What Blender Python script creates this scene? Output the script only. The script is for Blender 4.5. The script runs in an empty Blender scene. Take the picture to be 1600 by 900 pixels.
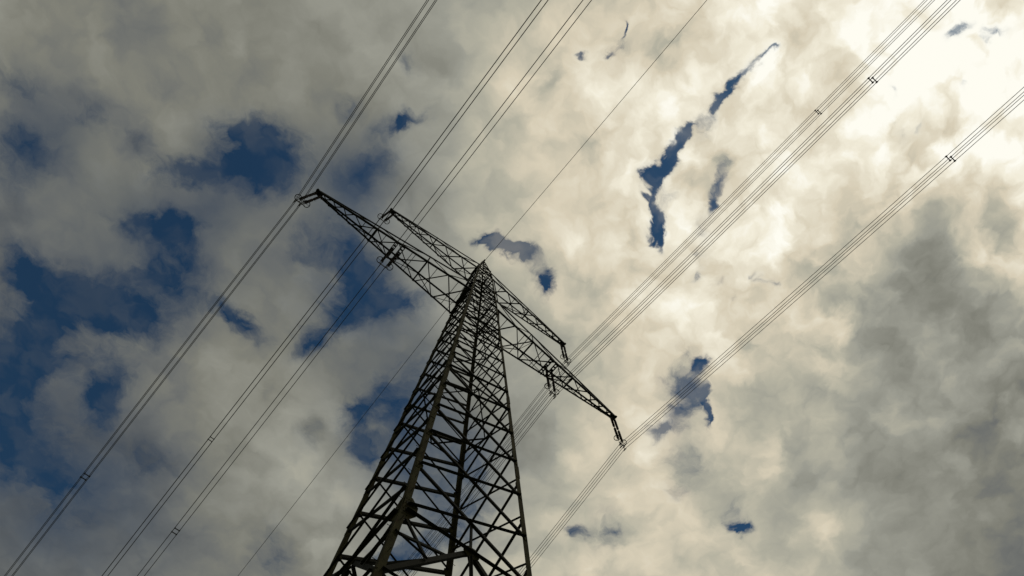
import bpy, bmesh, math, random
from mathutils import Vector, Matrix
random.seed(7)
S = bpy.context.scene

# ------------------------------------------------------------------ camera
cam_d = bpy.data.cameras.new('camera')
cam = bpy.data.objects.new('camera', cam_d); S.collection.objects.link(cam); S.camera = cam
cam_d.sensor_width = 36.0
cam_d.lens = 902.18 / 1600 * 36.0
cam_d.clip_start = 0.05; cam_d.clip_end = 20000
cam.matrix_world = (Matrix.Translation((-7.391, -13.801, 1.6)) @ Matrix.Rotation(-0.69794, 4, 'Z')
                    @ Matrix.Rotation(2.86034, 4, 'X') @ Matrix.Rotation(-0.01529, 4, 'Z'))

# ------------------------------------------------------------------ exposure
S.render.engine = 'CYCLES'
S.view_settings.view_transform = 'Standard'; S.view_settings.look = 'None'
S.view_settings.gamma = 1.0; S.view_settings.use_curve_mapping = False
EXPOSURE = -0.6
S.view_settings.exposure = EXPOSURE
S.cycles.max_bounces = 5; S.cycles.diffuse_bounces = 3

# ------------------------------------------------------------------ sun (behind the cloud deck, upper right of the picture)
SUN_EL, SUN_AZ = math.radians(54.5), math.radians(136.5)      # azimuth measured from +Y towards +X
sd = Vector((math.sin(SUN_AZ) * math.cos(SUN_EL), math.cos(SUN_AZ) * math.cos(SUN_EL), math.sin(SUN_EL)))
sun_d = bpy.data.lights.new('sun', 'SUN'); sun_d.energy = 0.5; sun_d.angle = math.radians(12); sun_d.color = (1.0, 0.93, 0.82)
sun = bpy.data.objects.new('sun', sun_d); S.collection.objects.link(sun)
sun.rotation_euler = sd.to_track_quat('Z', 'Y').to_euler(); sun.location = sd * 200

# ------------------------------------------------------------------ world: clear sky + broken cloud deck
# cloud-deck coordinates: position of the view ray on a horizontal deck at height 1 (x, y)
# TONE: (x, y, radius, weight) soft rises and falls of the deck's brightness;
# GAPS / DETAIL: (x, y, half width, half height, turn, weight) openings to the blue and thick or thin places
TONE=[(-0.902,0.329,0.198,-0.055),(-0.794,0.241,0.198,-0.048),(-0.685,0.152,0.199,-0.056),(-0.577,0.064,0.199,-0.053),(-0.468,-0.025,0.199,-0.029),(-0.359,-0.114,0.199,-0.012),(-0.250,-0.203,0.199,0.034),(-0.141,-0.292,0.200,0.084),(-0.032,-0.381,0.200,0.141),(0.077,-0.470,0.200,0.174),(0.187,-0.560,0.200,0.180),(0.296,-0.649,0.200,0.240),(0.406,-0.739,0.200,0.241),(0.516,-0.828,0.201,0.270),(-0.849,0.455,0.211,-0.043),(-0.736,0.363,0.211,-0.032),(-0.623,0.271,0.211,-0.044),(-0.510,0.179,0.211,-0.048),(-0.396,0.086,0.212,-0.025),(-0.169,-0.099,0.212,0.029),(-0.056,-0.191,0.212,0.063),(0.058,-0.284,0.212,0.113),(0.172,-0.377,0.213,0.148),(0.286,-0.470,0.213,0.137),(0.400,-0.563,0.213,0.191),(0.515,-0.657,0.213,0.193),(0.629,-0.750,0.213,0.236),(-0.790,0.592,0.225,-0.068),(-0.673,0.496,0.225,-0.058),(-0.555,0.400,0.225,-0.071),(-0.436,0.304,0.225,-0.025),(-0.318,0.208,0.226,-0.020),(-0.200,0.111,0.226,-0.023),(-0.081,0.015,0.226,0.024),(0.038,-0.082,0.226,0.106),(0.156,-0.179,0.227,0.128),(0.275,-0.276,0.227,0.139),(0.395,-0.373,0.227,0.194),(0.514,-0.470,0.227,0.231),(0.633,-0.567,0.227,0.191),(0.753,-0.665,0.228,0.232),(-0.727,0.742,0.240,-0.075),(-0.604,0.642,0.241,-0.061),(-0.480,0.541,0.241,-0.049),(-0.357,0.441,0.241,-0.058),(-0.233,0.340,0.241,-0.065),(-0.109,0.239,0.242,-0.038),(0.015,0.139,0.242,0.016),(0.139,0.038,0.242,0.127),(0.264,-0.064,0.242,0.135),(0.388,-0.165,0.243,0.139),(0.513,-0.266,0.243,0.156),(0.638,-0.368,0.243,0.101),(0.763,-0.470,0.243,0.167),(0.888,-0.572,0.244,0.193),(-0.657,0.906,0.258,-0.093),(-0.528,0.801,0.258,-0.076),(-0.399,0.696,0.258,-0.084),(-0.269,0.591,0.259,-0.083),(-0.139,0.485,0.259,-0.037),(-0.010,0.380,0.259,-0.041),(0.251,0.168,0.260,0.099),(0.381,0.062,0.260,0.128),(0.512,-0.044,0.260,0.169),(0.643,-0.150,0.261,0.061),(0.774,-0.256,0.261,-0.018),(0.905,-0.363,0.261,0.071),(1.036,-0.469,0.261,0.078),(-0.581,1.086,0.277,-0.110),(-0.445,0.976,0.278,-0.090),(-0.309,0.866,0.278,-0.072),(-0.173,0.756,0.278,-0.055),(-0.037,0.645,0.279,-0.023),(0.100,0.534,0.279,-0.059),(0.237,0.424,0.279,-0.013),(0.374,0.313,0.280,0.037),(0.511,0.201,0.280,0.114),(0.648,0.090,0.280,0.073),(0.786,-0.021,0.281,0.037),(1.061,-0.245,0.281,-0.047),(1.200,-0.357,0.281,-0.043),(-0.496,1.286,0.300,-0.116),(-0.353,1.170,0.300,-0.086),(-0.210,1.054,0.300,-0.095),(-0.066,0.938,0.301,-0.067),(0.077,0.822,0.301,0.028),(0.221,0.705,0.301,-0.017),(0.365,0.589,0.302,-0.040),(0.509,0.472,0.302,0.050),(0.654,0.355,0.303,0.163),(0.799,0.238,0.303,0.044),(1.235,-0.115,0.304,-0.033),(1.380,-0.233,0.304,-0.036),(-0.402,1.507,0.325,-0.088),(-0.251,1.385,0.326,-0.063),(-0.100,1.263,0.326,-0.085),(0.052,1.141,0.326,-0.052),(0.204,1.018,0.327,-0.044),(0.508,0.773,0.328,0.041),(0.661,0.649,0.328,0.083),(0.813,0.526,0.328,0.086),(0.966,0.402,0.329,0.079),(1.120,0.279,0.329,0.055),(1.273,0.155,0.330,-0.035),(1.427,0.030,0.330,-0.051),(1.581,-0.094,0.330,-0.056),(-0.297,1.755,0.354,-0.103),(-0.137,1.626,0.355,-0.072),(0.024,1.497,0.355,-0.097),(0.184,1.368,0.356,-0.056),(0.345,1.238,0.356,-0.045),(0.668,0.978,0.357,0.038),(0.830,0.848,0.358,0.093),(0.992,0.717,0.358,0.098),(1.154,0.586,0.359,0.090),(1.317,0.455,0.359,0.058),(1.480,0.324,0.360,-0.035),(1.643,0.193,0.360,-0.055),(1.806,0.061,0.361,-0.066)]
GAPS=[(-0.3264,0.2957,0.0424,0.0223,2.769,1.35),(-0.3304,0.3708,0.0696,0.0206,2.344,1.49),(-0.3783,0.4056,0.0437,0.0147,2.439,0.70),(-0.2816,0.3270,0.0328,0.0313,2.873,0.80),(-0.2527,0.3423,0.0317,0.0223,2.342,0.50),(-0.2934,0.3754,0.0267,0.0235,1.736,0.50),(-0.3741,0.5264,0.0530,0.0170,2.530,1.49),(-0.3379,0.5144,0.0265,0.0222,2.896,1.22),(-0.3246,0.5598,0.0485,0.0376,1.324,0.70),(-0.2761,0.5809,0.0437,0.0371,1.592,0.60),(-0.3426,0.6120,0.0395,0.0202,2.396,0.60),(-0.4057,0.7201,0.0909,0.0339,2.542,1.55),(-0.4951,0.7466,0.0406,0.0268,-2.835,1.35),(-0.3385,0.7016,0.0687,0.0331,2.937,1.22),(-0.3491,0.7420,0.0437,0.0184,3.062,0.50),(-0.4329,0.8421,0.0773,0.0227,1.833,1.35),(-0.4478,0.9031,0.0559,0.0377,1.691,1.35),(-0.4461,0.9602,0.0577,0.0441,1.567,1.35),(-0.3790,0.8723,0.0717,0.0228,2.251,0.65),(-0.3541,0.8190,0.0579,0.0166,2.173,0.40),(-0.3977,1.0068,0.0730,0.0404,1.228,0.80),(-0.3461,1.0719,0.0724,0.0401,2.356,1.22),(-0.2950,0.8683,0.0359,0.0286,1.509,1.28),(-0.2665,0.9092,0.0327,0.0242,1.338,0.80),(-0.2875,1.1076,0.0631,0.0313,2.622,0.70),(-0.2474,1.1320,0.0643,0.0310,1.655,0.55),(-0.1878,1.1517,0.0643,0.0264,1.726,0.40),(-0.4046,1.0475,0.0816,0.0273,1.157,0.60),(-0.1418,0.9468,0.0480,0.0338,2.558,0.55),(-0.2691,0.8167,0.0241,0.0195,1.505,0.40),(-0.1838,0.5839,0.0332,0.0148,-3.132,1.22),(-0.1449,0.5875,0.0262,0.0133,-2.911,0.80),(-0.6704,0.4538,0.0332,0.0182,2.728,0.65),(-0.6251,0.5361,0.0362,0.0301,2.226,0.45),(-0.5843,0.5365,0.0339,0.0289,2.703,0.60),(-0.5538,0.4359,0.0365,0.0223,2.714,0.40),(-0.5999,0.6247,0.0563,0.0443,1.746,0.30),(-0.4656,0.4130,0.0300,0.0183,2.529,0.30),(-0.1344,0.1976,0.0350,0.0244,2.396,0.75),(-0.1432,0.2323,0.0376,0.0198,2.431,0.45),(-0.2733,0.2901,0.0407,0.0354,2.041,0.45),(-0.2167,0.2783,0.0378,0.0304,2.271,0.30),(-0.0733,0.3481,0.0367,0.0185,-2.410,0.80),(-0.0341,0.3844,0.0400,0.0299,-2.514,1.22),(0.0222,0.3883,0.0504,0.0225,2.539,1.28),(-0.0057,0.4393,0.0416,0.0219,2.066,0.80),(-0.0335,0.5019,0.0550,0.0201,1.788,0.85),(-0.0385,0.5302,0.0368,0.0195,2.054,0.60),(-0.1176,0.3471,0.0582,0.0392,2.388,0.40),(-0.1341,0.3827,0.0327,0.0262,2.281,0.40),(-0.1272,0.1070,0.0247,0.0105,2.204,1.28),(-0.1441,0.1380,0.0271,0.0190,2.402,0.35),(-0.1894,0.0294,0.0134,0.0107,1.027,0.85),(-0.2212,0.1482,0.0159,0.0138,2.213,0.45),(0.1182,0.6151,0.0288,0.0252,1.215,1.35),(0.0960,0.6067,0.0222,0.0195,1.238,0.40),(0.1792,0.6611,0.0254,0.0238,1.675,1.42),(0.1519,0.6505,0.0196,0.0170,1.186,0.50),(0.1444,0.5588,0.0472,0.0363,1.228,0.60),(0.2159,0.5987,0.0650,0.0372,1.227,0.55),(0.1453,0.4471,0.0358,0.0209,2.438,0.55),(0.1625,0.5008,0.0419,0.0276,2.424,0.40),(0.3490,0.5831,0.0592,0.0579,1.581,0.55),(0.4189,0.6416,0.0526,0.0507,1.127,0.55),(0.4116,0.7068,0.0529,0.0447,2.393,0.40),(0.3784,0.7944,0.0427,0.0292,2.422,1.35),(0.3667,0.8346,0.0308,0.0258,2.334,0.60),(0.1707,0.9826,0.0649,0.0333,1.040,0.40),(0.0670,0.6976,0.0260,0.0198,1.118,0.35),(0.1065,0.1813,0.0176,0.0091,2.727,1.90),(0.1459,0.1671,0.0209,0.0081,2.603,2.09),(0.1089,0.1807,0.0187,0.0101,2.637,1.80),(0.1552,0.1624,0.0188,0.0092,2.731,1.80),(0.2284,0.1789,0.0169,0.0106,0.860,1.71),(0.1842,0.1690,0.0191,0.0102,3.005,0.69),(0.2228,0.1758,0.0210,0.0106,0.867,0.80),(0.2325,0.1910,0.0086,0.0084,-3.135,0.57),(0.1332,0.3425,0.0143,0.0134,1.141,0.00),(0.0169,-0.1622,0.0076,0.0050,2.624,0.86),(0.0462,-0.2265,0.0101,0.0037,-2.543,1.16),(0.0552,-0.1873,0.0086,0.0051,2.483,0.57),(0.0717,-0.2044,0.0174,0.0165,3.108,0.34),(0.0104,-0.0982,0.0121,0.0086,0.848,0.23),(0.2587,-0.0848,0.0111,0.0083,1.331,1.74),(0.2524,-0.1074,0.0147,0.0093,1.349,1.74),(0.2477,-0.1297,0.0127,0.0072,1.395,1.74),(0.2417,-0.1532,0.0125,0.0081,1.353,1.74),(0.2346,-0.1729,0.0106,0.0081,1.302,1.74),(0.2350,-0.1879,0.0087,0.0046,2.324,0.80),(0.2498,-0.1054,0.0211,0.0138,1.555,0.40),(0.2538,-0.1992,0.0193,0.0122,1.349,0.69),(0.2454,-0.2408,0.0120,0.0080,1.396,1.74),(0.2444,-0.2568,0.0085,0.0060,1.467,1.45),(0.2446,-0.2787,0.0119,0.0069,1.571,1.23),(0.2441,-0.3012,0.0134,0.0059,1.603,0.86),(0.2511,-0.3232,0.0124,0.0037,1.852,0.80),(0.2585,-0.3405,0.0106,0.0037,1.856,0.80),(0.3020,-0.0304,0.0158,0.0083,0.880,1.67),(0.2966,-0.0477,0.0119,0.0101,-2.524,1.30),(0.3158,-0.0124,0.0122,0.0071,-2.523,1.71),(0.2745,-0.0583,0.0136,0.0051,0.808,0.80),(0.3338,-0.0080,0.0083,0.0051,-2.834,0.69),(0.2909,-0.0858,0.0153,0.0115,2.562,0.40),(0.3554,-0.1269,0.0113,0.0073,1.096,1.30),(0.3596,-0.1132,0.0076,0.0063,0.990,0.69),(0.3319,-0.1722,0.0167,0.0082,0.974,0.69),(0.3461,-0.1518,0.0133,0.0102,0.830,0.57),(0.4062,-0.0370,0.0165,0.0094,-2.388,0.46),(0.3728,-0.0807,0.0194,0.0148,1.040,0.29),(0.4308,-0.0085,0.0084,0.0063,-2.460,0.34),(0.5546,0.1184,0.0099,0.0092,-2.435,1.90),(0.5507,0.1351,0.0071,0.0065,-2.866,0.69),(0.5850,0.1618,0.0263,0.0199,-2.566,1.90),(0.6163,0.1641,0.0263,0.0067,0.788,1.90),(0.6442,0.1890,0.0169,0.0057,0.858,1.52),(0.5942,0.2118,0.0224,0.0159,1.936,1.71),(0.5911,0.2623,0.0181,0.0099,2.056,1.90),(0.6085,0.2482,0.0229,0.0098,2.479,0.69),(0.5456,0.1646,0.0251,0.0228,2.931,0.52),(0.5214,0.1254,0.0231,0.0196,-2.568,0.34),(0.8744,0.3187,0.0166,0.0091,2.839,1.80),(0.8535,0.3256,0.0098,0.0081,2.706,0.69),(0.8388,0.3019,0.0191,0.0142,-2.504,0.40),(0.6179,0.5440,0.0133,0.0110,2.534,1.90),(0.6772,0.4881,0.0122,0.0109,2.685,0.69),(0.6600,0.5221,0.0364,0.0221,2.488,0.34),(0.6485,0.4795,0.0217,0.0189,2.617,0.29),(0.6752,0.2817,0.0579,0.0276,-2.631,0.34),(0.7162,0.3429,0.0265,0.0188,-2.421,0.29),(0.4674,-0.5674,0.0132,0.0057,1.780,0.69),(0.4669,-0.5511,0.0084,0.0057,1.851,0.40),(0.5080,-0.5980,0.0133,0.0058,2.512,0.40),(0.5214,-0.6016,0.0146,0.0043,2.314,0.34),(0.5106,-0.5781,0.0068,0.0041,2.598,0.34),(0.5287,-0.0696,0.0170,0.0063,2.479,0.40),(0.5022,-0.0665,0.0085,0.0052,2.530,0.34),(0.4511,-0.4380,0.0072,0.0047,-2.576,0.29),(0.5193,-0.4020,0.0094,0.0058,-2.558,0.29),(0.5336,-0.4203,0.0084,0.0053,1.476,0.29),(0.5491,-0.5114,0.0082,0.0047,-2.579,0.29),(0.4908,-0.4040,0.0060,0.0036,2.563,0.29),(0.4667,-0.0146,0.0085,0.0053,2.521,0.23),(0.5125,-0.0128,0.0086,0.0043,2.495,0.23),(0.5404,-0.0822,0.0068,0.0060,-3.108,0.34)]
DETAIL=[(-0.5681,0.3046,0.0175,0.0150,2.439,-0.04),(-0.4462,0.1991,0.0224,0.0152,1.511,-0.04),(-0.6922,0.3633,0.0511,0.0276,2.359,0.02),(-0.4031,0.3422,0.0431,0.0304,2.299,0.03),(-0.5529,0.4378,0.0320,0.0181,2.359,-0.03),(-0.4532,0.4029,0.0263,0.0189,2.442,-0.03),(-0.6223,0.3920,0.0415,0.0192,2.397,0.02),(-0.4614,0.4981,0.0496,0.0319,2.320,0.03),(-0.3584,0.2149,0.0304,0.0254,1.321,-0.02),(-0.3125,0.1903,0.0315,0.0198,2.387,0.02),(-0.2495,0.0267,0.0205,0.0169,2.317,-0.05),(-0.2212,0.1482,0.0256,0.0220,2.225,-0.05),(-0.1962,0.1937,0.0430,0.0310,2.371,-0.05),(-0.0976,0.1472,0.0317,0.0269,1.063,0.05),(-0.1638,-0.0794,0.0405,0.0185,2.451,-0.03),(-0.1392,-0.0140,0.0310,0.0241,2.410,-0.03),(-0.0078,0.0605,0.0425,0.0319,1.473,0.02),(-0.0447,-0.0533,0.0216,0.0167,0.892,0.04),(0.0567,0.1690,0.0290,0.0247,2.412,0.06),(-0.0082,0.1575,0.0440,0.0273,2.440,0.03),(-0.0145,-0.0905,0.0357,0.0179,1.979,0.05),(0.0120,-0.0995,0.0197,0.0157,0.833,-0.08),(0.0822,-0.2006,0.0414,0.0241,2.486,-0.08),(0.0565,-0.1547,0.0208,0.0117,2.477,-0.04),(0.1364,-0.0364,0.0318,0.0270,-2.383,-0.06),(0.0582,-0.0200,0.0322,0.0310,2.664,0.03),(0.0739,-0.2551,0.0204,0.0140,2.515,0.03),(0.1772,-0.2655,0.0313,0.0241,2.589,0.05),(0.1813,-0.3487,0.0288,0.0248,-2.718,-0.03),(0.2446,-0.2115,0.0396,0.0241,1.417,-0.07),(0.3283,-0.1650,0.0474,0.0156,1.030,-0.10),(0.3172,-0.2442,0.0245,0.0218,3.050,0.06),(0.1743,-0.1933,0.0269,0.0246,2.909,0.03),(0.3145,-0.2017,0.0258,0.0165,1.002,-0.04),(0.1428,-0.1022,0.0379,0.0356,2.901,0.03),(0.2733,-0.3872,0.0328,0.0287,-3.129,-0.09),(0.2774,-0.3721,0.0129,0.0111,2.945,-0.04),(0.3204,-0.4132,0.0324,0.0275,2.963,0.03),(0.3133,-0.3639,0.0249,0.0123,2.161,0.04),(0.4449,-0.3146,0.0463,0.0220,2.140,-0.08),(0.3776,-0.3328,0.0175,0.0111,1.765,-0.04),(0.4134,-0.2412,0.0219,0.0128,2.528,0.04),(0.4508,-0.3662,0.0285,0.0241,3.076,0.06),(0.4637,-0.5052,0.0848,0.0571,2.633,0.04),(0.5751,-0.4340,0.0412,0.0184,1.926,-0.15),(0.5747,-0.3999,0.0279,0.0206,2.718,-0.09),(0.6549,-0.4719,0.0340,0.0253,2.792,0.07),(0.5887,-0.5882,0.0229,0.0179,3.044,-0.06),(0.6545,-0.5187,0.0272,0.0143,2.552,-0.07),(0.5354,-0.5131,0.0206,0.0122,-2.588,-0.04),(0.5241,-0.3587,0.0220,0.0167,-2.698,0.04),(0.6185,-0.3209,0.0204,0.0170,1.898,0.07),(0.5173,-0.2343,0.0137,0.0109,2.747,0.04),(0.5526,-0.1303,0.0302,0.0232,2.668,-0.07),(0.5078,-0.1904,0.0315,0.0302,1.791,-0.04),(0.4856,-0.1578,0.0449,0.0114,0.924,0.04),(0.6618,-0.3589,0.0271,0.0221,-3.099,-0.08),(0.7164,-0.3084,0.0535,0.0266,-2.522,-0.10),(0.7852,-0.3418,0.0329,0.0227,2.683,0.07),(0.7302,-0.3713,0.0339,0.0113,2.487,0.03),(0.7850,-0.4231,0.0340,0.0291,-2.793,-0.08),(0.8618,-0.2886,0.0446,0.0347,2.903,-0.08),(0.9114,-0.2568,0.0446,0.0353,2.984,-0.04),(0.8065,-0.1390,0.0329,0.0209,-2.566,-0.04),(0.7521,-0.2230,0.0429,0.0346,2.920,-0.04),(0.7273,-0.0911,0.0579,0.0141,-2.423,0.04),(0.9260,-0.3327,0.0242,0.0167,2.704,0.04),(0.6520,-0.2487,0.0405,0.0285,2.645,0.02),(0.7872,-0.2826,0.0293,0.0177,2.585,-0.02),(0.8487,-0.3632,0.0290,0.0141,2.534,0.02),(0.6257,-0.0249,0.0263,0.0227,-2.861,-0.02),(0.7930,0.0244,0.0154,0.0130,2.944,0.06),(0.7964,0.0657,0.0274,0.0137,2.510,0.03),(0.7972,0.0917,0.0310,0.0111,-2.412,-0.06),(0.8029,0.1691,0.0464,0.0176,-2.400,0.08),(0.8903,0.1733,0.0367,0.0290,2.719,-0.05),(0.9459,0.1379,0.0224,0.0109,2.907,0.03),(0.9834,0.0697,0.0522,0.0226,-2.466,-0.04),(1.0156,0.2185,0.0548,0.0179,-2.787,0.07),(1.1327,0.2261,0.0256,0.0214,3.017,-0.03),(0.9627,-0.0780,0.0302,0.0190,2.597,0.04),(1.0253,-0.0017,0.0376,0.0268,-2.664,0.02),(1.1158,-0.1119,0.0591,0.0317,-2.574,-0.03),(1.1417,-0.1693,0.0285,0.0223,-3.084,0.05),(1.2432,-0.0447,0.0467,0.0297,2.634,0.02),(1.3660,0.0170,0.0422,0.0308,2.792,-0.02),(0.8925,-0.0736,0.0309,0.0161,2.531,0.02),(0.9564,0.3068,0.0321,0.0184,-2.444,-0.04),(0.4216,0.4320,0.0508,0.0425,0.840,-0.08),(0.4966,0.4919,0.0369,0.0320,0.811,-0.05),(0.5080,0.4171,0.0557,0.0392,1.200,0.04),(0.5966,0.3085,0.0697,0.0256,1.039,0.06),(0.4919,0.2859,0.0432,0.0340,2.545,0.03),(0.7033,0.2963,0.0739,0.0303,-2.701,-0.14),(0.8077,0.3075,0.0338,0.0256,-2.502,-0.07),(0.6373,0.1681,0.0216,0.0075,0.933,0.10),(0.6615,0.1750,0.0278,0.0148,-2.393,0.04),(0.6829,0.0963,0.0611,0.0243,-2.393,-0.03),(0.7234,0.1877,0.0289,0.0245,-2.671,0.03),(0.6619,0.4945,0.0526,0.0310,2.488,-0.09),(0.5950,0.6606,0.0348,0.0226,2.472,0.05),(0.7352,0.5265,0.0228,0.0211,-2.699,0.05),(0.8376,0.4028,0.0374,0.0283,2.591,0.05),(0.9442,0.3743,0.0204,0.0119,2.973,0.08),(0.8348,0.4668,0.0327,0.0266,-2.502,-0.03),(0.6763,0.3944,0.0377,0.0258,-2.378,0.03),(0.1042,0.7625,0.0644,0.0567,2.080,0.05),(0.2057,0.7654,0.0450,0.0298,2.402,0.07),(0.0657,0.6933,0.0253,0.0184,1.092,-0.07),(0.0321,0.6760,0.0349,0.0301,1.300,0.03),(0.0722,0.6260,0.0546,0.0220,0.990,0.05),(0.1621,0.9691,0.0482,0.0327,1.096,-0.06),(0.2305,0.6790,0.0330,0.0175,2.438,0.03),(0.2663,0.8646,0.0478,0.0392,1.130,0.03),(-0.1300,0.8074,0.0619,0.0407,2.343,0.02),(-0.1432,0.9442,0.0307,0.0225,2.248,-0.07),(-0.0413,0.7889,0.0355,0.0244,1.138,-0.03),(-0.0801,0.6804,0.0424,0.0263,2.382,0.03),(-0.1981,0.9339,0.0435,0.0301,1.244,-0.03),(-0.4633,0.5629,0.0445,0.0241,2.374,0.03),(-0.3498,0.5877,0.0342,0.0208,2.356,0.03),(-0.3115,0.6561,0.0348,0.0169,2.405,0.04),(-0.3752,0.8034,0.0430,0.0145,2.251,0.03),(-0.3021,0.7441,0.0333,0.0200,2.354,0.04),(-0.2113,0.5130,0.0402,0.0294,0.824,0.04),(-0.1541,0.6733,0.0419,0.0256,2.376,0.04),(-0.2471,0.4232,0.0282,0.0222,2.242,0.03),(-0.3062,0.4424,0.0229,0.0193,2.026,-0.03),(-0.1137,0.4338,0.0234,0.0208,2.018,0.05),(-0.0580,0.4347,0.0232,0.0180,2.329,0.03),(0.0275,0.4767,0.0415,0.0315,2.361,0.03),(-0.0382,0.6126,0.0362,0.0259,2.346,0.03),(0.1117,0.3921,0.0308,0.0275,2.288,-0.03),(0.1051,0.4630,0.0239,0.0180,2.390,-0.03),(-0.1086,0.2818,0.0278,0.0221,2.331,0.03),(-0.4076,0.4405,0.0328,0.0191,2.370,0.03),(0.2911,0.1669,0.0408,0.0364,2.589,-0.05),(0.3133,0.2285,0.0378,0.0353,-2.464,-0.04),(0.4234,0.1392,0.0475,0.0376,2.568,0.03),(0.1643,0.0888,0.0341,0.0333,-2.841,0.03),(0.2436,0.0098,0.0344,0.0327,-3.005,0.03),(0.1883,-0.0023,0.0199,0.0153,2.518,-0.03),(0.4441,0.0584,0.0354,0.0303,2.699,0.02),(0.4574,-0.0755,0.0296,0.0225,-2.515,0.04),(0.5251,0.0244,0.0376,0.0233,-2.421,-0.04),(0.5239,0.0903,0.0235,0.0209,-2.749,-0.07),(0.5260,-0.0239,0.0293,0.0182,2.531,-0.04),(0.4469,-0.0216,0.0239,0.0114,-2.378,-0.04),(0.6351,0.0332,0.0347,0.0241,1.859,-0.02)]
VEIL=[(-0.3646,0.9799,0.2129,0.1398,1.292,0.24),(-0.3175,0.5993,0.1379,0.0821,2.365,0.30),(-0.0290,0.3957,0.1292,0.0941,-2.427,0.42),(0.2275,0.5892,0.1410,0.0872,0.966,0.36),(-0.5950,0.5384,0.0995,0.0708,2.195,0.36),(-0.3094,0.3332,0.0868,0.0527,2.383,0.36),(-0.1899,1.1339,0.1972,0.1340,2.277,0.24),(-0.1262,0.2185,0.0656,0.0483,2.378,0.42),(0.3670,0.6063,0.1184,0.0768,0.928,0.30),(-0.3577,0.4843,0.1110,0.0553,2.405,0.24)]
SKY_STRENGTH = 0.05
W = bpy.data.worlds.new('World'); S.world = W; W.use_nodes = True
nt = W.node_tree; nt.nodes.clear(); N = nt.nodes.new; L = nt.links.new

def put(sock, v):
    if isinstance(v, bpy.types.NodeSocket): L(v, sock)
    else: sock.default_value = v
def math_(op, a, b=None, c=None, clamp=False):
    n = N('ShaderNodeMath'); n.operation = op; n.use_clamp = clamp
    put(n.inputs[0], a)
    if b is not None: put(n.inputs[1], b)
    if c is not None: put(n.inputs[2], c)
    return n.outputs[0]
def vmath(op, a, b=None, scale=None):
    n = N('ShaderNodeVectorMath'); n.operation = op
    put(n.inputs[0], a)
    if b is not None: put(n.inputs[1], b)
    if scale is not None: put(n.inputs['Scale'], scale)
    return n.outputs['Value'] if op in ('DOT_PRODUCT', 'LENGTH', 'DISTANCE') else n.outputs['Vector']
def noise(vec, scale, detail=4.0, rough=0.5, col=False, dist=0.0):
    n = N('ShaderNodeTexNoise'); n.noise_dimensions = '3D'
    put(n.inputs['Vector'], vec); n.inputs['Scale'].default_value = scale
    n.inputs['Detail'].default_value = detail; n.inputs['Roughness'].default_value = rough
    n.inputs['Distortion'].default_value = dist
    return n.outputs['Color'] if col else n.outputs['Fac']
def maprange(v, a, b, c, d, kind='SMOOTHSTEP'):
    n = N('ShaderNodeMapRange'); n.interpolation_type = kind
    put(n.inputs['Value'], v)
    for k, x in zip(('From Min', 'From Max', 'To Min', 'To Max'), (a, b, c, d)): n.inputs[k].default_value = x
    return n.outputs['Result']
def group(name, ins, build):
    """a small node group; ins = [(name, socket type)]; build(tree, inputs) -> output socket"""
    global N, L
    g = bpy.data.node_groups.new(name, 'ShaderNodeTree')
    for n_, t_ in ins: g.interface.new_socket(n_, in_out='INPUT', socket_type=t_)
    g.interface.new_socket('Sum', in_out='OUTPUT', socket_type='NodeSocketFloat')
    keep = N, L; N, L = g.nodes.new, g.links.new
    gi, go = N('NodeGroupInput'), N('NodeGroupOutput')
    L(build(*gi.outputs[:len(ins)]), go.inputs[0])
    N, L = keep
    return g
VEC, FLT = 'NodeSocketVector', 'NodeSocketFloat'
def _blob(p, a_, b_, w, acc):
    u = vmath('DOT_PRODUCT', p, a_); v = vmath('DOT_PRODUCT', p, b_)
    return math_('MULTIPLY_ADD', math_('POWER', 0.3679, math_('MULTIPLY_ADD', v, v, math_('MULTIPLY', u, u))), w, acc)
def _swell(p, c, r, w, acc):
    t_ = math_('SUBTRACT', 1.0, math_('DIVIDE', vmath('DISTANCE', p, c), r), clamp=True)
    s_ = math_('MULTIPLY', math_('MULTIPLY', t_, t_), math_('MULTIPLY_ADD', t_, -2.0, 3.0))
    return math_('MULTIPLY_ADD', s_, w, acc)
G_BLOB = group('elliptic_patch', [('P', VEC), ('A', VEC), ('B', VEC), ('W', FLT), ('Acc', FLT)], _blob)
G_SWELL = group('round_swell', [('P', VEC), ('C', VEC), ('R', FLT), ('W', FLT), ('Acc', FLT)], _swell)
def use(g, *vals):
    n = N('ShaderNodeGroup'); n.node_tree = g
    for i, v in enumerate(vals): put(n.inputs[i], v)
    return n.outputs[0]
def leaf_blob(vec, row, acc):
    x, y, sx, sy, th, w = row
    ca, sa = math.cos(th), math.sin(th); kx, ky = 1 / (sx * 1.25), 1 / (sy * 1.25)
    return use(G_BLOB, vec, (ca * kx, sa * kx, -(ca * x + sa * y) * kx), (-sa * ky, ca * ky, (sa * x - ca * y) * ky), w, acc)
def leaf_tone(vec, row, acc):
    x, y, r, w = row
    return use(G_SWELL, vec, (x, y, 1), r, w, acc)
TOKEN = [None]
def chain(vec, table, acc, leaf):
    """acc + sum of leaf(row). Every 20 rows the position is made to depend (immeasurably) on the
    sum so far, so that Cycles evaluates the rows in order and its small shader stack suffices"""
    for i in range(0, len(table), 20):
        v = vec
        if TOKEN[0] is not None: v = vmath('ADD', vec, vmath('SCALE', (1e-9, 0, 0), scale=TOKEN[0]))
        for row in table[i:i + 20]: acc = leaf(v, row, acc)
        TOKEN[0] = acc
    return acc
def blobs(vec, table, acc): return chain(vec, table, acc, leaf_blob)

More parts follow.
